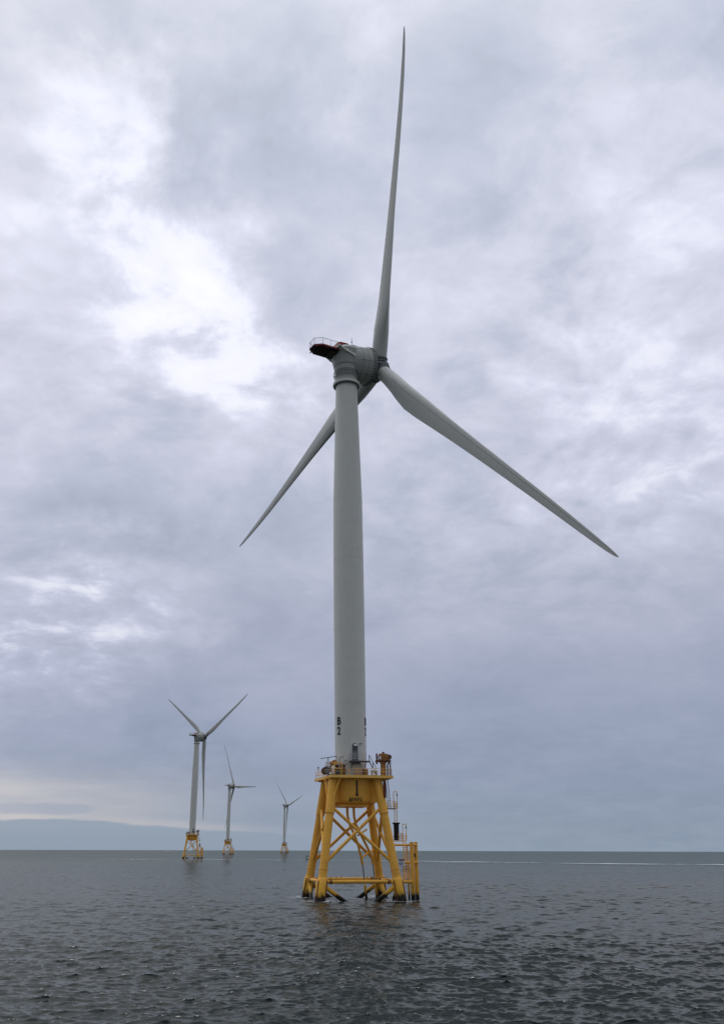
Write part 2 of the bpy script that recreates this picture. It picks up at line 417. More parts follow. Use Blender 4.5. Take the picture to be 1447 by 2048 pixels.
    # J-tubes
    for pts in ([(-.9, -1, 14.0), (-.85, -1, 12.6), (-.45, -1, 11.2), (.3, -1, 9.6), (1.0, -.6, 8.0), (1.5, -.3, 6.2), (1.75, -.1, 5.2)],
                [(.2, -1, 14.0), (.25, -1, 12.5), (.6, -.8, 11.2), (1.6, -.2, 9.6), (2.9, .8, 7.6), (3.6, 1.3, 6.4), (3.85, 1.5, 5.3)]):
        jt = ob('cable_tube', MB().path(pts, .21, 12), Y, F)
        e = Vector(pts[-1]); d = Vector((.12, .05, -1)).normalized()
        ob('stub', T(e+d*3.1, e+d*9, .2, 10), Y, jt)
        ob('core', T(e, e+d*3.2, .08, 8), M['white'], jt)
        mb = MB()
        for i in range(9): mb.path([e+d*(.1+i*.31), e+d*(.26+i*.31)], .13, 8)
        ob('bend_stiffener', mb, M['black'], jt)
    for p, q in (((.9, -.6, 9.6), (3.4, 4.0, 10.6)), ((1.55, -.3, 6.2), (4.6, 4.6, 7.4))):
        ob('tube_support', T(p, q, .16, 10), Y, F)
    # brackets
    for (x, y) in ((-5.65-.75, 5.65), (-5.0, -6.5), (6.3, 5.6)):
        bk = ob('bracket', MB().box((x, y, 5.9), (.5, .12, .12)).box((x-.2, y, 6.05), (.1, .1, .9)).box((x, y, 6.4), (.5, .12, .1)), M['dgrey'] if x < -6 else M['yellow2'], F)
    # boat landing on the right-hand side
    bl = ob('boat_landing', MB().path([(5.3, -5.0, 8.15), (9.75, -4.8, 8.15)], .17, 10), Y, F)
    for p, q, r_ in (((5.75, -5.4, 5.55), (9.6, -4.9, 5.55), .2), ((6.0, -5.8, 2.75), (8.6, -5.2, 2.75), .23), ((5.9, -4.6, 2.75), (9.4, -4.0, 2.75), .2), ((5.3, -4.3, 8.15), (9.6, -4.0, 8.15), .15)):
        ob('strut', T(p, q, r_, 10), Y, bl)
    for x, y, r_ in ((8.72, -5.1, .33), (9.55, -4.6, .28)):
        ob('fender_post', MB().path([(x, y, -5), (x, y, 8.6)], r_, 16), Y, bl)
    ladder('ladder', (9.12, -4.75, -1.5), (9.12, -4.75, 8.0), .42, (.8, .5, 0), bl, M['yellow2'])
    for x, y, z0, z1 in ((7.35, -5.25, 2.6, 8.2), (8.25, -4.2, -2, 8.2)):
        ob('guide_tube', MB().path([(x, y, z0), (x, y, z1)], .11, 8), M['yellow2'], bl)
    ladder('ladder', (8.28, -5.3, -.8), (8.28, -5.3, 5.6), .4, (1, 0, 0), bl, M['yellow2'])
    for z in (1.2, 4.2, 7.0):
        ob('tie_bar', MB().path([(8.72, -5.1, z), (9.55, -4.6, z)], .08, 8), M['yellow2'], bl)
    ob('lamp', MB().path([(9.15, -5.0, 6.35), (9.15, -5.0, 6.9)], .16, 8), M['black'], bl)
    ob('collar', T((6.5, -5.35, 5.9), (7.4, -5.25, 5.9), .16, 10), M['rust'], bl)
    sg = ob('warning_sign', MB().box((6.72, -5.75, 5.45), (1.15, .06, .72)), M['white'], F)
    sg['label'] = 'small white warning board with lines of blue-grey lettering'
    mb = MB()
    for i, w in enumerate((.8, .86, .7)): mb.box((6.72, -5.79, 5.64-.2*i), (w, .02, .10))
    ob('lettering', mb, M['blue'], sg)
    # access platforms and ladders
    def platform(x0, x1, y0, y1, z, rails, mat=M['orange']):
        pf = ob('access_platform', MB().box(((x0+x1)/2, (y0+y1)/2, z), (x1-x0, y1-y0, .12)), mat, F)
        railing('railing', [(*p, z+.06) for p in rails], pf, M['yellow2'], h=1.1, step=.5, r=.028, rails=(1., .6, .3))
        return pf
    platform(5.9, 8.3, -5.2, -3.9, 3.25, ((6.3, -5.15), (8.25, -5.15), (8.25, -3.95)), M['yellow2'])
    railing('railing', [(7.1, -5.22, 4.1), (8.2, -5.22, 4.1)], bl, M['rust'], h=.9, step=.5, r=.035)
    platform(5.4, 7.9, -4.1, -2.7, 8.75, ((6.9, -4.05), (7.5, -4.05), (7.5, -2.75)), M['yellow2'])
    platform(4.5, 6.75, -3.6, -2.3, 13.68, ((5.3, -3.55), (6.7, -3.55), (6.7, -2.35)), M['rust'])
    ladder('ladder', (7.75, -4.2, 2.8), (7.85, -4.2, 9.8), .42, (1, 0, 0), F, M['yellow2'])
    ladder('ladder', (6.75, -3.1, 11.2), (6.78, -3.1, 14.7), .42, (1, 0, 0), F, M['yellow2'])
    ladder('ladder', (5.75, -3.2, 13.7), (5.35, -3.2, 18.5), .42, (1, 0, 0), F, M['galv'])
    for x, z0, z1, y in ((7.87, 8.8, 11.3, -4.2), (6.8, 13.7, 16.35, -3.1)):
        hp = MB()
        for s_ in (-1, 1): hp.path([(x+s_*.3, y, z0), (x+s_*.3, y, z1)], .055, 6)
        hp.path([(x-.3, y, z1), (x+.3, y, z1)], .07, 6)
        gt = ob('ladder_gate', hp, M['yellow2'], F)
        ob('hook', MB().box((x+.25, y-.05, z1-.5), (.16, .16, .3)), M['black'], gt)
    ob('rubber_bumper', MB().lathe([(.44, 8.85), (.44, 9.35), (.52, 9.4), (.52, 9.5), (.43, 9.55), (.43, 11.25), (.64, 11.45), (.64, 11.55)], 24), M['black'], F, loc=(6.75, -3.3, 0))
    return F

def crane_parts(root):
    ob('pedestal', MB().lathe([(.55, 0), (.55, .12), (.45, .14), (.45, 2.0), (.56, 2.04), (.56, 2.2)], 20), M['orange'], root)
    b_ = ob('slew_platform', MB().box((-.15, 0, 2.36), (2.1, 1.3, .26)), M['rust'], root)
    h = ob('crane_house', MB().rings([[(x*a, y*a_, z) for x, y in ((-1, -1), (1, -1), (1, 1), (-1, 1))] for a, a_, z in ((.72, .5, 2.5), (.78, .55, 3.1), (.6, .45, 3.55))]), M['orange'], root)
    ob('winch_drum', MB().path([(.95, -.5, 3.0), (.95, .5, 3.0)], .42, 16), M['brown'], root)
    ob('exhaust', MB().path([(.05, 0, 3.5), (.05, 0, 3.85)], .2, 10), M['rust'], root)
    ob('boom_stub', MB().box((-1.15, -.3, 2.7), (.22, .3, 1.7)), M['rust'], root)
    ob('counterweight', MB().box((-.65, -.35, 2.85), (.4, .6, .5)), M['white'], root)
    mb = MB()
    for y in (-.5, -.1): mb.path([(.65, y, .1), (.65, y, 1.7), (.95, y, 2.3)], .09, 8)
    ob('hydraulic_pipe', mb, M['brown'], root)
    railing('railing', [(-.9, -.62, 2.48), (.85, -.62, 2.48)], root, M['rust'], h=.9, step=.6, r=.025)
    ladder('access_ladder', (1.15, -.3, 0), (1.15, -.3, 2.4), .4, (0, 1, 0), root, M['galv'])
def generator_parts(root):
    ob('skid', MB().box((0, 0, .12), (2.2, 1.5, .2)), M['dgrey'], root)
    ob('engine_block', MB().box((-.1, 0, 1.05), (1.3, .95, 1.0)).box((-.2, 0, 1.75), (.8, .8, .45)), M['brown'], root)
    ob('drum', MB().path([(-.1, -.75, 1.95), (-.1, .75, 1.95)], .5, 16), M['orange'], root)
    f = MB()
    for x in (-1, 1):
        for y in (-.7, .7): f.path([(x, y, .2), (x, y, 2.1)], .06, 6)
    for z in (1.2, 2.1):
        f.path([(-1, -.7, z), (1, -.7, z)], .06, 6).path([(-1, .7, z), (1, .7, z)], .06, 6).path([(-1, -.7, z), (-1, .7, z)], .06, 6).path([(1, -.7, z), (1, .7, z)], .06, 6)
    ob('frame', f, M['beige'], root)
    ob('hose', MB().path([(.7, -.8, .4), (.75, -.85, 1.2), (.3, -.85, 1.5), (.1, -.8, .9)], .07, 8), M['black'], root)
    ob('panel', MB().box((.35, -.78, .7), (.7, .06, .6)), M['white'], root)
    ob('cable_reel', MB().path([(-1.5, -.5, .75), (-1.5, .4, .75)], .32, 16).path([(-1.5, -.56, .75), (-1.5, -.5, .75)], .62, 18).path([(-1.5, .4, .75), (-1.5, .46, .75)], .62, 18), M['brown'], root)
    ob('control_box', MB().box((-1.35, -.75, 1.75), (.6, .5, .7)), M['white'], root)
    ob('control_post', MB().path([(-1.35, -.75, .0), (-1.35, -.75, 1.5)], .07, 8), M['galv'], root)
    ob('pump', MB().path([(1.25, -.9, .25), (1.25, -.9, 1.1)], .28, 12).box((1.25, -.9, 1.25), (.5, .5, .2)), M['rust'], root)
    pp = MB()
    for z, y in ((.5, -1.0), (.8, -1.05), (1.45, -.95)): pp.path([(-1.9, y, z), (-.2, y, z), (.2, y, z+.3), (1.5, y, z+.3)], .06, 6)
    ob('pipework', pp, M['galv'], root)
    ob('oil_tank', MB().box((.7, .1, 1.5), (.7, .9, .9)), M['beige'], root)

# ------------------------------------------------------------------ turbine (origin at the tower foot, +x = the way the rotor faces)
ZB = 18.78
TILT = .0835
HUBS, HUBZ = 7.8, 99.70-ZB
AX = Vector((cos(TILT), 0, sin(TILT)))
TOWER = [(18.78, 2.66), (22, 2.66), (31.6, 2.70), (49.5, 2.76), (60, 2.75), (69.0, 2.72), (80, 2.44), (93.3, 2.12)]
def tower_r(z):
    return float(np.interp(z, [p[0] for p in TOWER], [p[1] for p in TOWER]))
def axis_matrix():
    zc_ = AX; xc = Vector((0, 1, 0)); yc = zc_.cross(xc)
    m = Matrix((xc, yc, zc_)).transposed().to_4x4(); m.translation = Vector((HUBS, 0, HUBZ)) - AX*HUBS/cos(TILT)*1.0
    return m
BEND = np.polyfit([0, 8, 34, 57, 75], [0, -.05, .25, .78, .5], 4)
def blade_mesh():
    st = [(1.7, 3.1, 1., 12), (3.2, 3.1, 1., 12), (5, 3.2, .98, 10), (8, 3.55, .82, 10), (11, 4.0, .64, 9), (14.5, 4.4, .50, 8), (19, 4.2, .40, 7), (25, 3.65, .33, 5.5), (32, 3.05, .26, 5.5),
          (40, 2.55, .24, 4), (48, 2.15, .21, 2.5), (56, 1.78, .2, 1.5), (63, 1.45, .19, .7), (69, 1.1, .18, 0), (72.5, .78, .18, -.5), (74.2, .48, .18, -.5), (74.9, .2, .2, -.5)]
    n = 28; rings = []
    for r, c, tc, tw in st:
        off = float(np.polyval(BEND, r))
        w = np.clip((1-tc)/.45, 0, 1)
        ring = []
        le = .5*(1-w)+.30*w
        for j in range(n):
            ph = 2*pi*j/n
            xc = .5*(1+cos(ph))                      # 1 at trailing edge, 0 at leading edge
            circ = .5*sin(ph)
            yt = 5*.2*(.2969*math.sqrt(xc)-.126*xc-.3516*xc**2+.2843*xc**3-.1036*xc**4)/.2
            air = (yt if sin(ph) >= 0 else -yt)*tc*.5/.5*(1. if sin(ph) >= 0 else .75)
            th = circ*(1-w)+air*w
            y, x = (le-xc)*c, th*c
            b_ = R(tw)
            ring.append((x*cos(b_)+y*sin(b_)+off, y*cos(b_)-x*sin(b_), r))
        rings.append(ring)
    BLADE_LINE[:] = [Vector(r_[19]) for r_ in rings[3:-1]]
    return MB().rings(rings)
BLADE_LINE = []
def tower_decal(txt, size, ang, z, name, parent, mat, squeeze=1., thick=.02):
    vs, fs = text_verts(txt, size, thick)
    def place(x, y, d):
        rr_ = tower_r(z+y)+d*2
        a = ang+x*squeeze/rr_; return (rr_*cos(a), rr_*sin(a), z+y-ZB)
    return ob(name, extrude_text(vs, fs, place, .03), mat, parent, flat=True)
def blade_matrix(th):
    up = Vector((-sin(TILT), 0, cos(TILT))); t = Vector((0, 1, 0))
    b_ = up*cos(th)+t*sin(th); y = t*cos(th)-up*sin(th)
    m = Matrix((AX, y, b_)).transposed().to_4x4(); m.translation = Vector((HUBS, 0, HUBZ)); return m

def make_turbine(loc, yaw, az, detail=True):
    t = empty('wind_turbine', loc, yaw)
    G = M['grey']
    tw = ob('tower', MB().lathe([(r, z-ZB) for z, r in TOWER], 72), G, t)
    for z in (31.0, 44.0, 57.0, 69.0, 81.5):
        ob('flange_seam', MB().lathe([(tower_r(z)+.012, z-.05-ZB), (tower_r(z)+.012, z+.05-ZB)], 72, cap=False), G, tw)
    ob('base_flange', MB().lathe([(2.95, 0), (2.95, .12), (2.7, .14)], 72), G, tw)
    wa = lambda deg: R(deg)-yaw                      # world bearing to local angle
    if detail:
        for dg in (-138.5, -18.5, 101.5):
            for s_, z in (('B', 27.75), ('2', 26.1)):
                tower_decal(s_, 1.86, wa(dg), z, 'lettering', tw, M['ink'], .9, .03)
    # door with its landing and stair
    dm = Matrix.Rotation(wa(-77), 4, 'Z')           # local +x = outwards from the door
    def tf(mb): mb.v = [tuple(dm @ Vector(q)) for q in mb.v]; return mb
    def arch(w, h, x0, x1):
        pts = [(-w/2, 0), (w/2, 0), (w/2, h-w/2)]+[(w/2*cos(a), h-w/2+w/2*sin(a)) for a in np.linspace(.2, pi-.2, 9)]+[(-w/2, h-w/2)]
        return MB().rings([[(x0, y, z+2.45) for y, z in pts], [(x1, y, z+2.45) for y, z in pts]])
    dr = ob('door_frame', tf(arch(1.3, 3.1, 2.4, 2.80)), M['grey'], tw)
    ob('door', tf(arch(.98, 2.85, 2.5, 2.83)), M['dgrey'], dr)
    mbl = MB()
    for i in range(7): mbl.box((2.84, 0, 2.75+.2*i), (.03, .8, .06))
    ob('louvre', tf(mbl), M['galv'], dr)
    ob('lamp', tf(MB().box((2.95, .05, 4.95), (.3, .55, .35))), M['white'], tw)
    ob('name_plate', tf(MB().box((2.68, 1.02, 5.2), (.08, .62, .14))), M['dgrey'], tw)
    lp = ob('door_landing', tf(MB().box((3.25, .6, 2.28), (1.5, 3.4, .16)).box((3.1, .0, 2.05), (.8, 1.2, .3)).path([(2.6, -.6, 1.2), (3.8, -.6, 2.2)], .07, 6).path([(2.6, 1.6, 1.2), (3.8, 1.6, 2.2)], .07, 6)), M['dgrey'], tw)
    rl = railing('railing', [(3.95, -1.0, 2.36), (3.95, 1.5, 2.36)], lp, M['galv'], h=1.1, step=.6, r=.03, rails=(1., .66, .33))
    rl.data.transform(dm)
    r2_ = railing('railing', [(2.75, -1.0, 2.36), (3.95, -1.0, 2.36)], lp, M['galv'], h=1.1, step=.6, r=.03); r2_.data.transform(dm)
    st = MB(); A, B_ = Vector((3.3, 2.3, 2.3)), Vector((3.75, 3.4, .02)); sd = Vector((.78, -.32, 0))*.5
    for s_ in (-1, 1): st.path([A+sd*s_, B_+sd*s_], .06, 6)
    for i in range(10):
        q = A.lerp(B_, (i+.5)/10); st.box(q, (.78, .24, .05), Matrix.Rotation(-.39, 3, 'Z'))
    sr_ = ob('stair', tf(st), M['galv'], tw)
    hr = MB()
    for s_ in (-1, 1):
        hr.path([A+sd*s_+Vector((0, 0, 1.05)), B_+sd*s_+Vector((0, 0, 1.05))], .04, 6)
        for f in (0, .5, 1): q = A.lerp(B_, f)+sd*s_; hr.path([q, q+Vector((0, 0, 1.05))], .04, 6)
    ob('handrail', tf(hr), M['galv'], sr_)
    # yaw collar at the tower head
    ob('tower_collar', MB().lathe([(2.14, 93.3-ZB), (2.66, 93.5-ZB), (2.70, 93.54-ZB), (2.70, 94.0-ZB), (2.64, 94.05-ZB), (2.2, 94.05-ZB)], 56), G, tw)
    mb = MB()
    mb.lathe([(2.36, 93.32-ZB), (2.5, 93.32-ZB), (2.5, 93.49-ZB), (2.36, 93.49-ZB)], 56)
    for i in range(28):
        a = 2*pi*i/28; mb.path([(2.43*cos(a), 2.43*sin(a), 93.2-ZB), (2.43*cos(a), 2.43*sin(a), 93.4-ZB)], .07, 6)
    ob('bolt_ring', mb, M['dgrey'], tw)
    # nacelle
    nc = ob('nacelle', MB().lathe([(2.12, 93.9-ZB), (2.12, 95.2-ZB), (2.22, 95.3-ZB), (2.3, 96.6-ZB), (2.45, 97.4-ZB), (2.72, 98.6-ZB), (3.05, 100.2-ZB), (3.12, 101.0-ZB), (2.6, 101.7-ZB)], 48), M['nac'], t)
    ob('yaw_rail', MB().lathe([(2.48, 95.35-ZB), (2.52, 95.35-ZB), (2.52, 95.47-ZB), (2.48, 95.47-ZB)], 48, cap=False), M['dgrey'], nc)
    mb = MB()
    for z in (95.95, 96.35): mb.lathe([(2.5, z-ZB), (2.56, z-ZB), (2.56, z+.1-ZB), (2.5, z+.1-ZB)], 48, cap=False)
    for i in range(20):
        a = 2*pi*i/20; mb.path([(2.53*cos(a), 2.53*sin(a), 95.4-ZB), (2.53*cos(a), 2.53*sin(a), 96.4-ZB)], .035, 5)
    ob('yaw_railing', mb, M['dgrey'], nc)
    ob('seam', MB().lathe([(2.52, 97.6-ZB), (2.55, 97.75-ZB)], 48, cap=False), M['dgrey'], nc)
    am = axis_matrix()
    gen = ob('generator_housing', MB().lathe([(2.4, -.2), (3.1, .4), (3.55, 1.2), (3.70, 2.2), (3.76, 3.4), (3.76, 4.3), (3.9, 4.35), (3.9, 5.15), (3.7, 5.35), (2.0, 5.4)], 64, am), M['nac'], nc)
    mb = MB()
    for z in (2.0, 3.25): mb.lathe([(np.interp(z, [1.2, 2.2, 3.4], [3.55, 3.70, 3.76])+.012, z-.03), (np.interp(z, [1.2, 2.2, 3.4], [3.55, 3.70, 3.76])+.016, z+.03)], 64, am, cap=False)
    for a in np.linspace(0, 2*pi, 9)[:-1]:
        q = [am @ Vector((rr_*cos(a+.2), rr_*sin(a+.2), z)) for rr_, z in ((3.56, 1.2), (3.71, 2.2), (3.77, 3.4), (3.77, 4.3))]
        mb.path(q, .035, 5)
    ob('panel_seam', mb, M['dgrey'], gen)
    mb = MB()
    for i in range(44):
        a = 2*pi*i/44; cc = am @ Vector((3.92*cos(a), 3.92*sin(a), 4.75))
        rot = am.to_3x3() @ Matrix.Rotation(a, 3, 'Z'); mb.box(cc, (.10, .12, .82), rot)
    for z in (4.4, 4.78, 5.1): mb.lathe([(3.9, z-.04), (3.95, z-.04), (3.95, z+.04), (3.9, z+.04)], 64, am, cap=False)
    ob('cooling_rib', mb, M['dgrey'], gen)
    # upper fairing over the tower head
    def sec(y):
        d = float(np.interp(abs(y), [0, 1.5, 2.4, 3.0], [0, .35, 1.1, 3.2]))
        top = [(-3.3, 101.3), (-2.0, 101.75), (.7, 102.5), (2.6, 102.95), (4.3, 103.2)]
        bot = [(4.3, 98.5), (1.6, 98.6), (-2.3, 100.0), (-3.3, 100.6)]
        zb = lambda x: float(np.interp(x, [-3.3, -2.3, 1.6, 4.3], [100.6, 100.0, 98.6, 98.5]))
        return [(x, y, max(z-d, zb(x)+.25)-ZB) for x, z in top]+[(x, y, z-ZB) for x, z in bot]
    ob('roof_fairing', MB().rings([sec(y) for y in (-3.1, -2.9, -2.4, -1.5, -.7, 0, .7, 1.5, 2.3, 2.6)]), G, nc, sharp=28)
    ob('roof_hatch', MB().box((1.6, -.5, 102.75-ZB), (1.5, 1.2, .4)).box((3.0, .2, 103.1-ZB), (1.0, 1.2, .4)), M['galv'], nc)
    ob('hoist_cover', MB().rings([[(x, y, z-ZB) for x, z in ((-3.2, 100.9), (-2.9, 102.1), (-2.2, 102.5), (-.6, 102.6), (.7, 102.1))] for y in (-1.5, 1.0)]), M['red'], nc)
    ob('wind_mast', MB().path([(.9, -.8, 102.6-ZB), (.9, -.8, 104.6-ZB)], .05, 6).box((.9, -.8, 103.7-ZB), (.2, .2, .2)), M['dgrey'], nc)
    # hoist platform at the rear
    w = 2.0; pl = [(-2.4, -w), (-2.4, w), (-6.5, w), (-7.9, w-1.0), (-7.9, -w+1.0), (-6.5, -w)]
    hp = ob('hoist_platform', MB().prism(pl, 100.14-ZB, 100.46-ZB), M['dbrown'], nc, sharp=20)
    for a, c in zip(pl[1:], pl[2:]+pl[:1]):
        a, c = Vector((*a, 100.36-ZB)), Vector((*c, 100.36-ZB)); d = (c-a).normalized()
        ob('fascia', MB().box((a+c)/2+Vector((-d.y, d.x, 0))*.04, ((c-a).length+.06, .08, .34), Matrix.Rotation(math.atan2(d.y, d.x), 3, 'Z')), M['red'], hp)
    mb = MB()
    for i in range(7): mb.box((-2.9-.75*i, 0, 100.0-ZB), (.12, 3.4, .2))
    mb.box((-3.2, 0, 99.85-ZB), (2.2, 2.4, .4))
    ob('floor_beam', mb, M['dbrown'], hp)
    pr = [(x, y, 100.5-ZB) for x, y in ((-2.9, -w+.05), (-6.5, -w+.05), (-7.85, -w+1.0), (-7.85, w-1.0), (-6.5, w-.05), (-2.9, w-.05))]
    railing('railing', pr, hp, M['white'], h=1.4, step=1.7, r=.055, rails=(1.,))
    mbn = MB()
    for a, c in zip(pr, pr[1:]):
        a, c = Vector(a), Vector(c); n = max(1, int((c-a).length/.42))
        for i in range(n): q = a.lerp(c, i/n); mbn.path([q, q+Vector((0, 0, 1.38))], .012, 4)
        for f in (.25, .5, .75): mbn.path([a+Vector((0, 0, 1.4*f)), c+Vector((0, 0, 1.4*f))], .012, 4)
    ob('mesh_panel', mbn, M['white'], hp)
    # rotor
    hm = Matrix.Translation(Vector((HUBS, 0, HUBZ))) @ Matrix((Vector((0, 1, 0)), AX.cross(Vector((0, 1, 0))), AX)).transposed().to_4x4()
    hb = ob('hub', MB().lathe([(1.5, -2.5), (1.75, -2.2), (1.8, -1.4), (2.1, -1.2), (2.15, .6), (1.9, 1.4), (1.2, 2.0), (.3, 2.2)], 40, hm), M['dgrey'], t)
    mb = MB()
    for i in range(14):
        a = 2*pi*i/14; mb.path([hm @ Vector((2.12*cos(a), 2.12*sin(a), -1.9)), hm @ Vector((2.2*cos(a), 2.2*sin(a), -.9))], .07, 5)
    for z in (-1.9, -1.45): mb.lathe([(2.05, z), (2.2, z), (2.2, z+.1), (2.05, z+.1)], 40, hm, cap=False)
    ob('hub_frame', mb, M['black'], hb)
    bm_ = None
    for k_ in range(3):
        if bm_ is None: bl = ob('blade', blade_mesh(), M['blade'], t); bm_ = bl.data
        else: bl = bpy.data.objects.new('blade', bm_); COL.objects.link(bl); bl.parent = t
        bl.matrix_local = blade_matrix(az+k_*2*pi/3)
        bl['order'] = k_
        ob('root_collar', MB().lathe([(1.62, 1.9), (1.72, 1.95), (1.72, 2.35), (1.62, 2.4)], 32), M['dgrey'], bl)
        ob('mould_seam', MB().path(BLADE_LINE, .03, 5), M['dgrey'], bl)
        ob('trailing_edge_fin', MB().box((-.25, -1.75, 11.8), (.05, .5, 7.0), Matrix.Rotation(.045, 3, 'X')), M['dgrey'], bl)
    return t

TX, TD, JR = 5.9088, 154.3055, .1665
YAW, AZ0 = .5023, -.2942
found = make_foundation((TX, TD, 0), JR)
tag(found, 'large weathered yellow lattice jacket foundation with ladders, standing in the water in front', 'turbine foundation', 'offshore turbine foundations')
turb = make_turbine((TX, TD, ZB), YAW, AZ0)
tag(turb, 'huge nearest grey wind turbine lettered B2, with red hoist platform behind its nacelle', 'wind turbine', 'offshore wind turbines')

def on_deck(name, u, v, rz, parts, label, cat, group=None):
    p = Matrix.Rotation(JR, 3, 'Z') @ Vector((u, v, 18.77))
    o = empty(name, (TX+p.x, TD+p.y, p.z), JR+rz); parts(o); return tag(o, label, cat, group)
crane = on_deck('deck_crane', 4.75, -3.6, 0, crane_parts, 'rusty orange pedestal crane with boxy head on right end of near yellow deck', 'crane', 'deck cranes')
gens = on_deck('generator_set', -3.35, -2.7, .05, generator_parts, 'brown and beige winch machinery in a frame on left end of near yellow deck', 'machinery', 'deck machinery')
def vent(o):
    ob('pipe', MB().path([(0, 0, 0), (0, 0, 2.6), (.08, 0, 2.9), (.3, 0, 3.05), (.52, 0, 2.95), (.58, 0, 2.7)], .13, 10), M['galv'], o)
    ob('flange', MB().lathe([(.24, 0), (.24, .08)], 14), M['galv'], o)
on_deck('vent_pipe', -2.75, -4.3, 0, vent, 'grey gooseneck vent pipe standing beside the tower foot, left of it on deck', 'pipe')
def davit(o):
    ob('post', MB().path([(0, 0, 0), (0, 0, 3.0)], .09, 10), M['galv'], o)
    ob('blade_arm', MB().box((.15, 0, 3.1), (2.9, .22, .1), Matrix.Rotation(-.16, 3, 'Y')), M['dgrey'], o)
    ob('base', MB().box((0, 0, .15), (.4, .4, .3)), M['dgrey'], o)
on_deck('davit_arm', -4.0, -.6, 0, davit, 'thin grey post carrying a flat tilted bar above the left deck machinery', 'davit')
def tank(o):
    ob('shell', MB().lathe([(.3, .1), (.36, .15), (.36, 1.2), (.28, 1.32), (.1, 1.36)], 18), M['white'], o)
    ob('stand', MB().box((0, 0, .06), (.8, .8, .1)), M['dgrey'], o)
on_deck('storage_tank', -3.75, -4.2, 0, tank, 'small white upright tank behind the railing at left front deck corner', 'tank')
def cabinet(o):
    ob('case', MB().box((0, 0, .55), (2.2, .5, .9)), M['beige'], o)
    ob('legs', MB().box((-.9, 0, .06), (.1, .4, .1)).box((.9, 0, .06), (.1, .4, .1)), M['dgrey'], o)
    ob('door', MB().box((.55, -.265, .55), (.9, .03, .75)), M['brown'], o)
on_deck('equipment_cabinet', .9, -4.1, 0, cabinet, 'low brownish cabinet at the tower foot below the door landing', 'cabinet')
def tank2(o):
    ob('barrel', MB().lathe([(.6, .1), (.62, .15), (.62, 1.5), (.66, 1.52), (.66, 1.62)], 20), M['brown'], o)
    ob('lid', MB().lathe([(.7, 1.62), (.7, 1.72), (.1, 1.76)], 20), M['beige'], o)
    ob('bracket', MB().path([(.2, -.3, 1.7), (.45, -.3, 2.3), (.75, -.2, 2.4), (.9, 0, 1.6)], .06, 6), M['dgrey'], o)
on_deck('winch_barrel', -2.3, -3.85, 0, tank2, 'dark rusty barrel with pale lid between the vent pipe and the tower', 'barrel')
def lantern(o):
    ob('post', MB().path([(0, 0, 0), (0, 0, 1.35)], .05, 8), M['galv'], o)
    ob('lens', MB().lathe([(.13, 1.35), (.16, 1.4), (.16, 1.65), (.05, 1.72)], 12), M['white'], o)
    ob('cap', MB().lathe([(.18, 1.72), (.18, 1.8), (.05, 1.85)], 12), M['black'], o)
on_deck('navigation_light', -4.95, 3.6, 0, lantern, 'small white navigation lamp on a post at the far left deck corner', 'lamp')

def flood(o):
    ob('mast', MB().path([(0, 0, 0), (0, 0, 2.3)], .05, 8), M['galv'], o)
    ob('lamp_head', MB().box((.05, -.12, 2.35), (.34, .2, .24), Matrix.Rotation(.4, 3, 'X')), M['dgrey'], o)
on_deck('flood_lamp', 5.55, -4.7, 0, flood, 'thin post with a small lamp head at the right front deck corner, beside the crane', 'lamp')
def raft(o):
    ob('canister', MB().path([(-.55, 0, .75), (-.5, 0, .75), (.5, 0, .75), (.55, 0, .75)], [.22, .3, .3, .22], 18), M['white'], o)
    ob('cradle', MB().box((-.35, 0, .3), (.1, .6, .55)).box((.35, 0, .3), (.1, .6, .55)).box((0, 0, .06), (.9, .5, .08)), M['galv'], o)
    ob('strap', MB().lathe([(.305, -.04), (.315, -.04), (.315, .04), (.305, .04)], 18, Matrix.Translation((0, 0, .75)) @ Matrix.Rotation(pi/2, 4, 'Y'), cap=False), M['black'], o)
on_deck('life_raft', 3.0, -4.35, 0, raft, 'small white drum-shaped canister behind the front railing, between stair and crane', 'life raft')
def frame(o):
    f = MB()
    for x in (-.6, .6):
        for y in (-.5, .5): f.path([(x, y, 0), (x, y, 1.9)], .055, 6)
    for z in (.95, 1.9):
        f.path([(-.6, -.5, z), (.6, -.5, z)], .055, 6).path([(-.6, .5, z), (.6, .5, z)], .055, 6).path([(-.6, -.5, z), (-.6, .5, z)], .055, 6).path([(.6, -.5, z), (.6, .5, z)], .055, 6)
    ob('frame', f, M['yellow2'], o)
    ob('tank', MB().box((0, 0, .55), (.95, .8, .8)), M['dgrey'], o)
    ob('valve', MB().path([(0, -.3, 1.0), (0, -.3, 1.45)], .09, 8).path([(-.25, -.3, 1.45), (.25, -.3, 1.45)], .05, 6), M['rust'], o)
on_deck('pump_frame', -3.1, -4.35, 0, frame, 'yellow tube frame round dark box at left front deck edge, beside vent pipe', 'pump')

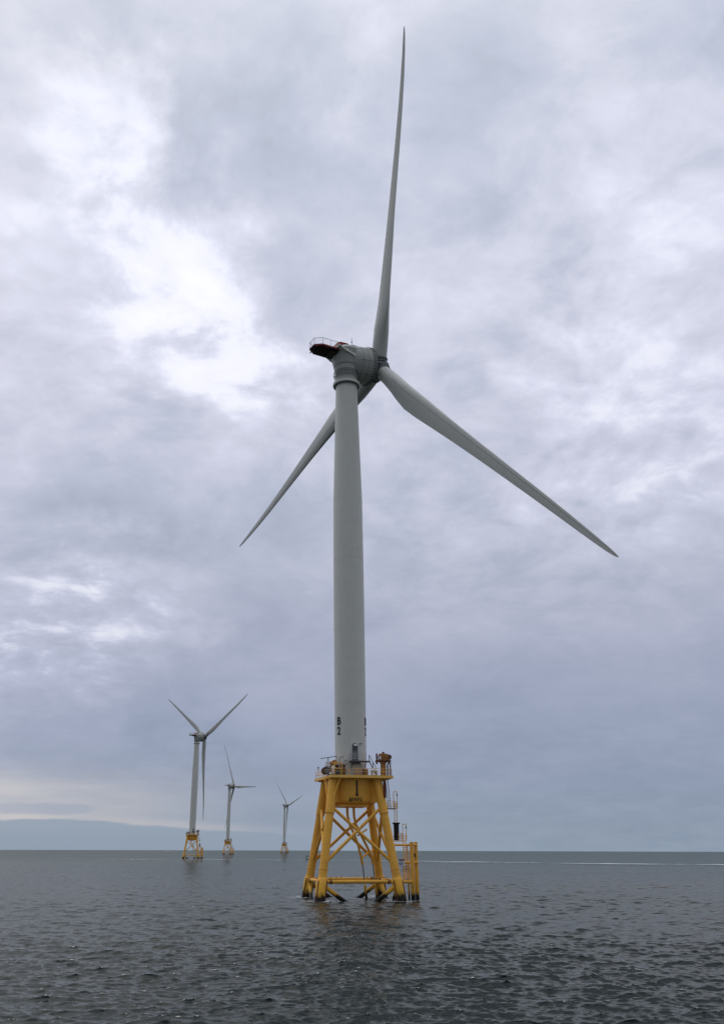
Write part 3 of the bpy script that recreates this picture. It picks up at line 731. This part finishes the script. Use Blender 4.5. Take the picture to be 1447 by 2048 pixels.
# ------------------------------------------------------------------ the three distant turbines
FAR = [(-104.57, 794.1, .74, .975, 'left', 'largest'), (-135.19, 1445.8, .54, .46, 'middle', 'middle'), (-70.25, 2101.1, .52, .78, 'right', 'smallest')]
TL = ['largest of the three distant grey turbines, one dark blade raised to upper right', 'middle distant grey turbine, with one blade pointing level to the right', 'smallest and farthest grey turbine, closest to the big foundation']
FL = ['yellow jacket foundation under the largest distant turbine, at far left', 'small yellow jacket foundation under the middle distant turbine', 'tiniest yellow jacket foundation on the horizon under the farthest turbine']
CL = ['dark deck crane on the foundation of the largest distant turbine', 'tiny dark deck crane on the middle distant foundation', 'barely visible deck crane on the farthest foundation']
GL = ['dark machinery on left deck end of the largest distant foundation', 'tiny dark machinery on left deck end of the middle distant foundation', 'barely visible machinery on left deck end of the farthest foundation']
for i, (x, y, yaw, az, _, _) in enumerate(FAR):
    z0 = -(x*x+y*y)/(2*EARTH)
    f_ = copy_tree(found); f_.location = (x, y, z0); f_.rotation_euler = (0, 0, .12); tag(f_, FL[i])
    for ch in list(f_.children):                  # the number on the near one is its own
        for c2 in list(ch.children):
            if c2.name.startswith('lettering'): bpy.data.objects.remove(c2)
    t_ = copy_tree(turb); t_.location = (x, y, z0+ZB); t_.rotation_euler = (0, 0, yaw); tag(t_, TL[i])
    for ch in list(t_.children):
        if 'order' in ch: ch.matrix_local = blade_matrix(az+ch['order']*2*pi/3) @ Matrix.Diagonal((1, 1, .94 if i == 0 else 1, 1))
        for c2 in list(ch.children):
            if c2.name.startswith('lettering'): bpy.data.objects.remove(c2)
    for src, u, v, lab in ((crane, 4.75, -3.6, CL[i]), (gens, -3.3, -2.9, GL[i])):
        p = Matrix.Rotation(.12, 3, 'Z') @ Vector((u, v, 18.77))
        c_ = copy_tree(src); c_.location = (x+p.x, y+p.y, z0+p.z); c_.rotation_euler = (0, 0, .12); tag(c_, lab)

# ------------------------------------------------------------------ wake line and foam
def foam_mat(name, lo, hi_, amt, scale, stretch=(1, 1, 1)):
    m, k, b = principled(name)
    P = k.node('ShaderNodeNewGeometry').outputs['Position']
    uv = k.node('ShaderNodeAttribute', attribute_name='edge').outputs['Fac']
    f = k.math('MULTIPLY', k.mr(k.noise(k.vec('MULTIPLY', P, stretch), scale, 6, .65), lo, hi_), k.math('MULTIPLY', uv, amt))
    k.put(b.inputs['Base Color'], (.72, .75, .76, 1)); b.inputs['Roughness'].default_value = .8
    k.put(b.inputs['Alpha'], f); return m
def strip(name, path, width, step, mat, strength, across=5, lift=.12):
    path = np.array(path, float); d = np.r_[0, np.cumsum(np.hypot(*np.diff(path, axis=0).T))]
    s_ = np.arange(0, d[-1], step); px = np.interp(s_, d, path[:, 0]); py = np.interp(s_, d, path[:, 1])
    st = np.interp(s_, d, strength); wv = np.interp(s_, d, width)
    tx_, ty_ = np.gradient(px), np.gradient(py); L = np.hypot(tx_, ty_); nx, ny = -ty_/L, tx_/L
    q = np.linspace(-1, 1, across)
    X = px[:, None]+nx[:, None]*q*wv[:, None]/2; Y = py[:, None]+ny[:, None]*q*wv[:, None]/2
    r_ = np.hypot(X, Y); sp_ = np.interp(r_, rad, np.gradient(rad))
    x2, y2, z2 = sea_shape(X, Y, np.maximum(sp_*.8, r_*R(.085)))
    o = grid_object(name, X, Y, z2+lift, mat)
    at = o.data.attributes.new('edge', 'FLOAT', 'POINT'); at.data.foreach_set('value', ((1-np.abs(q)**3)[None, :]*st[:, None]).astype(np.float32).ravel())
    return o
wk = strip('boat_wake', [(-230, 705), (-176, 693), (-104, 678), (-11, 669), (38, 652), (79, 610), (111, 572), (160, 531), (219, 508), (300, 480)],
           [50, 52, 56, 56, 50, 56, 44, 40, 50, 54], 3.0, foam_mat('wake_foam', .42, .64, .8, .035), [0, .22, .4, .45, .25, 1., .6, .75, .9, 1.], lift=.35)
tag(wk, 'long thin white wake line lying across the grey sea', 'wake', kind='stuff')
mf = foam_mat('leg_foam', .49, .60, .7, 1.6)
Jm = Matrix.Rotation(JR, 3, 'Z')
X, Y = [], []
for sx, sy in ((-1, -1), (1, -1), (1, 1), (-1, 1)):
    p = Jm @ Vector((sx*6.4, sy*6.4, 0))
    X.append(TX+p.x); Y.append(TD+p.y)
q = np.linspace(.9, 2.6, 7); an = np.linspace(0, 2*pi, 33)
AX_ = np.concatenate([X[i]+q[:, None]*np.cos(an)[None, :]*1.4 for i in range(4)], 1)
AY_ = np.concatenate([Y[i]+q[:, None]*np.sin(an)[None, :]*1.4 for i in range(4)], 1)
vx, vy, vz = sea_shape(AX_, AY_, np.full_like(AX_, .30))
mb = MB(); n_ = 33
for i in range(4):
    vs = [(AX_[a, i*n_+j], AY_[a, i*n_+j], vz[a, i*n_+j]+.10) for a in range(7) for j in range(n_)]
    mb.add(vs, [(a*n_+j, a*n_+j+1, (a+1)*n_+j+1, (a+1)*n_+j) for a in range(6) for j in range(n_-1)])
fo = mb.build('foam', mf)
at = fo.data.attributes.new('edge', 'FLOAT', 'POINT')
at.data.foreach_set('value', np.array([1-(a/6)**1.5 for i in range(4) for a in range(7) for j in range(n_)], dtype=np.float32))
tag(fo, 'white flecks of foam washing round the near foundation legs', 'foam', kind='stuff')

# ------------------------------------------------------------------ far motor boat
bx, by = -322., 2060.
bt = empty('motor_boat', (bx, by, -(bx*bx+by*by)/(2*EARTH)-.1), .5)
tag(bt, 'tiny white motor boat on the horizon left of the distant turbines', 'boat')
hs = []
for x, w, zk, zs_ in ((-5, 1.5, .0, 1.2), (-2, 1.7, -.2, 1.25), (2, 1.6, -.2, 1.5), (4.4, .8, .1, 1.8), (5.6, .08, .9, 2.0)):
    hs.append([(x, 0, zk), (x, w*.8, zk+.35), (x, w, zs_), (x, -w, zs_), (x, -w*.8, zk+.35)])
ob('hull', MB().rings(hs), M['white'], bt)
cb = ob('cabin', MB().rings([[(x, y, z) for x, y in ((-2, -1.2), (2.4, -1.1), (2.4, 1.1), (-2, 1.2))] if z < 2 else [(x, y, z) for x, y in ((-1.8, -1.1), (1.4, -1), (1.4, 1), (-1.8, 1.1))] for z in (1.3, 3.3)]), M['white'], bt)
ob('window', MB().box((0, 0, 2.6), (2.6, 2.3, .5)), M['glass'], cb)
ob('mast', MB().path([(-.8, 0, 3.3), (-.8, 0, 5.6)], .08, 6), M['galv'], bt)
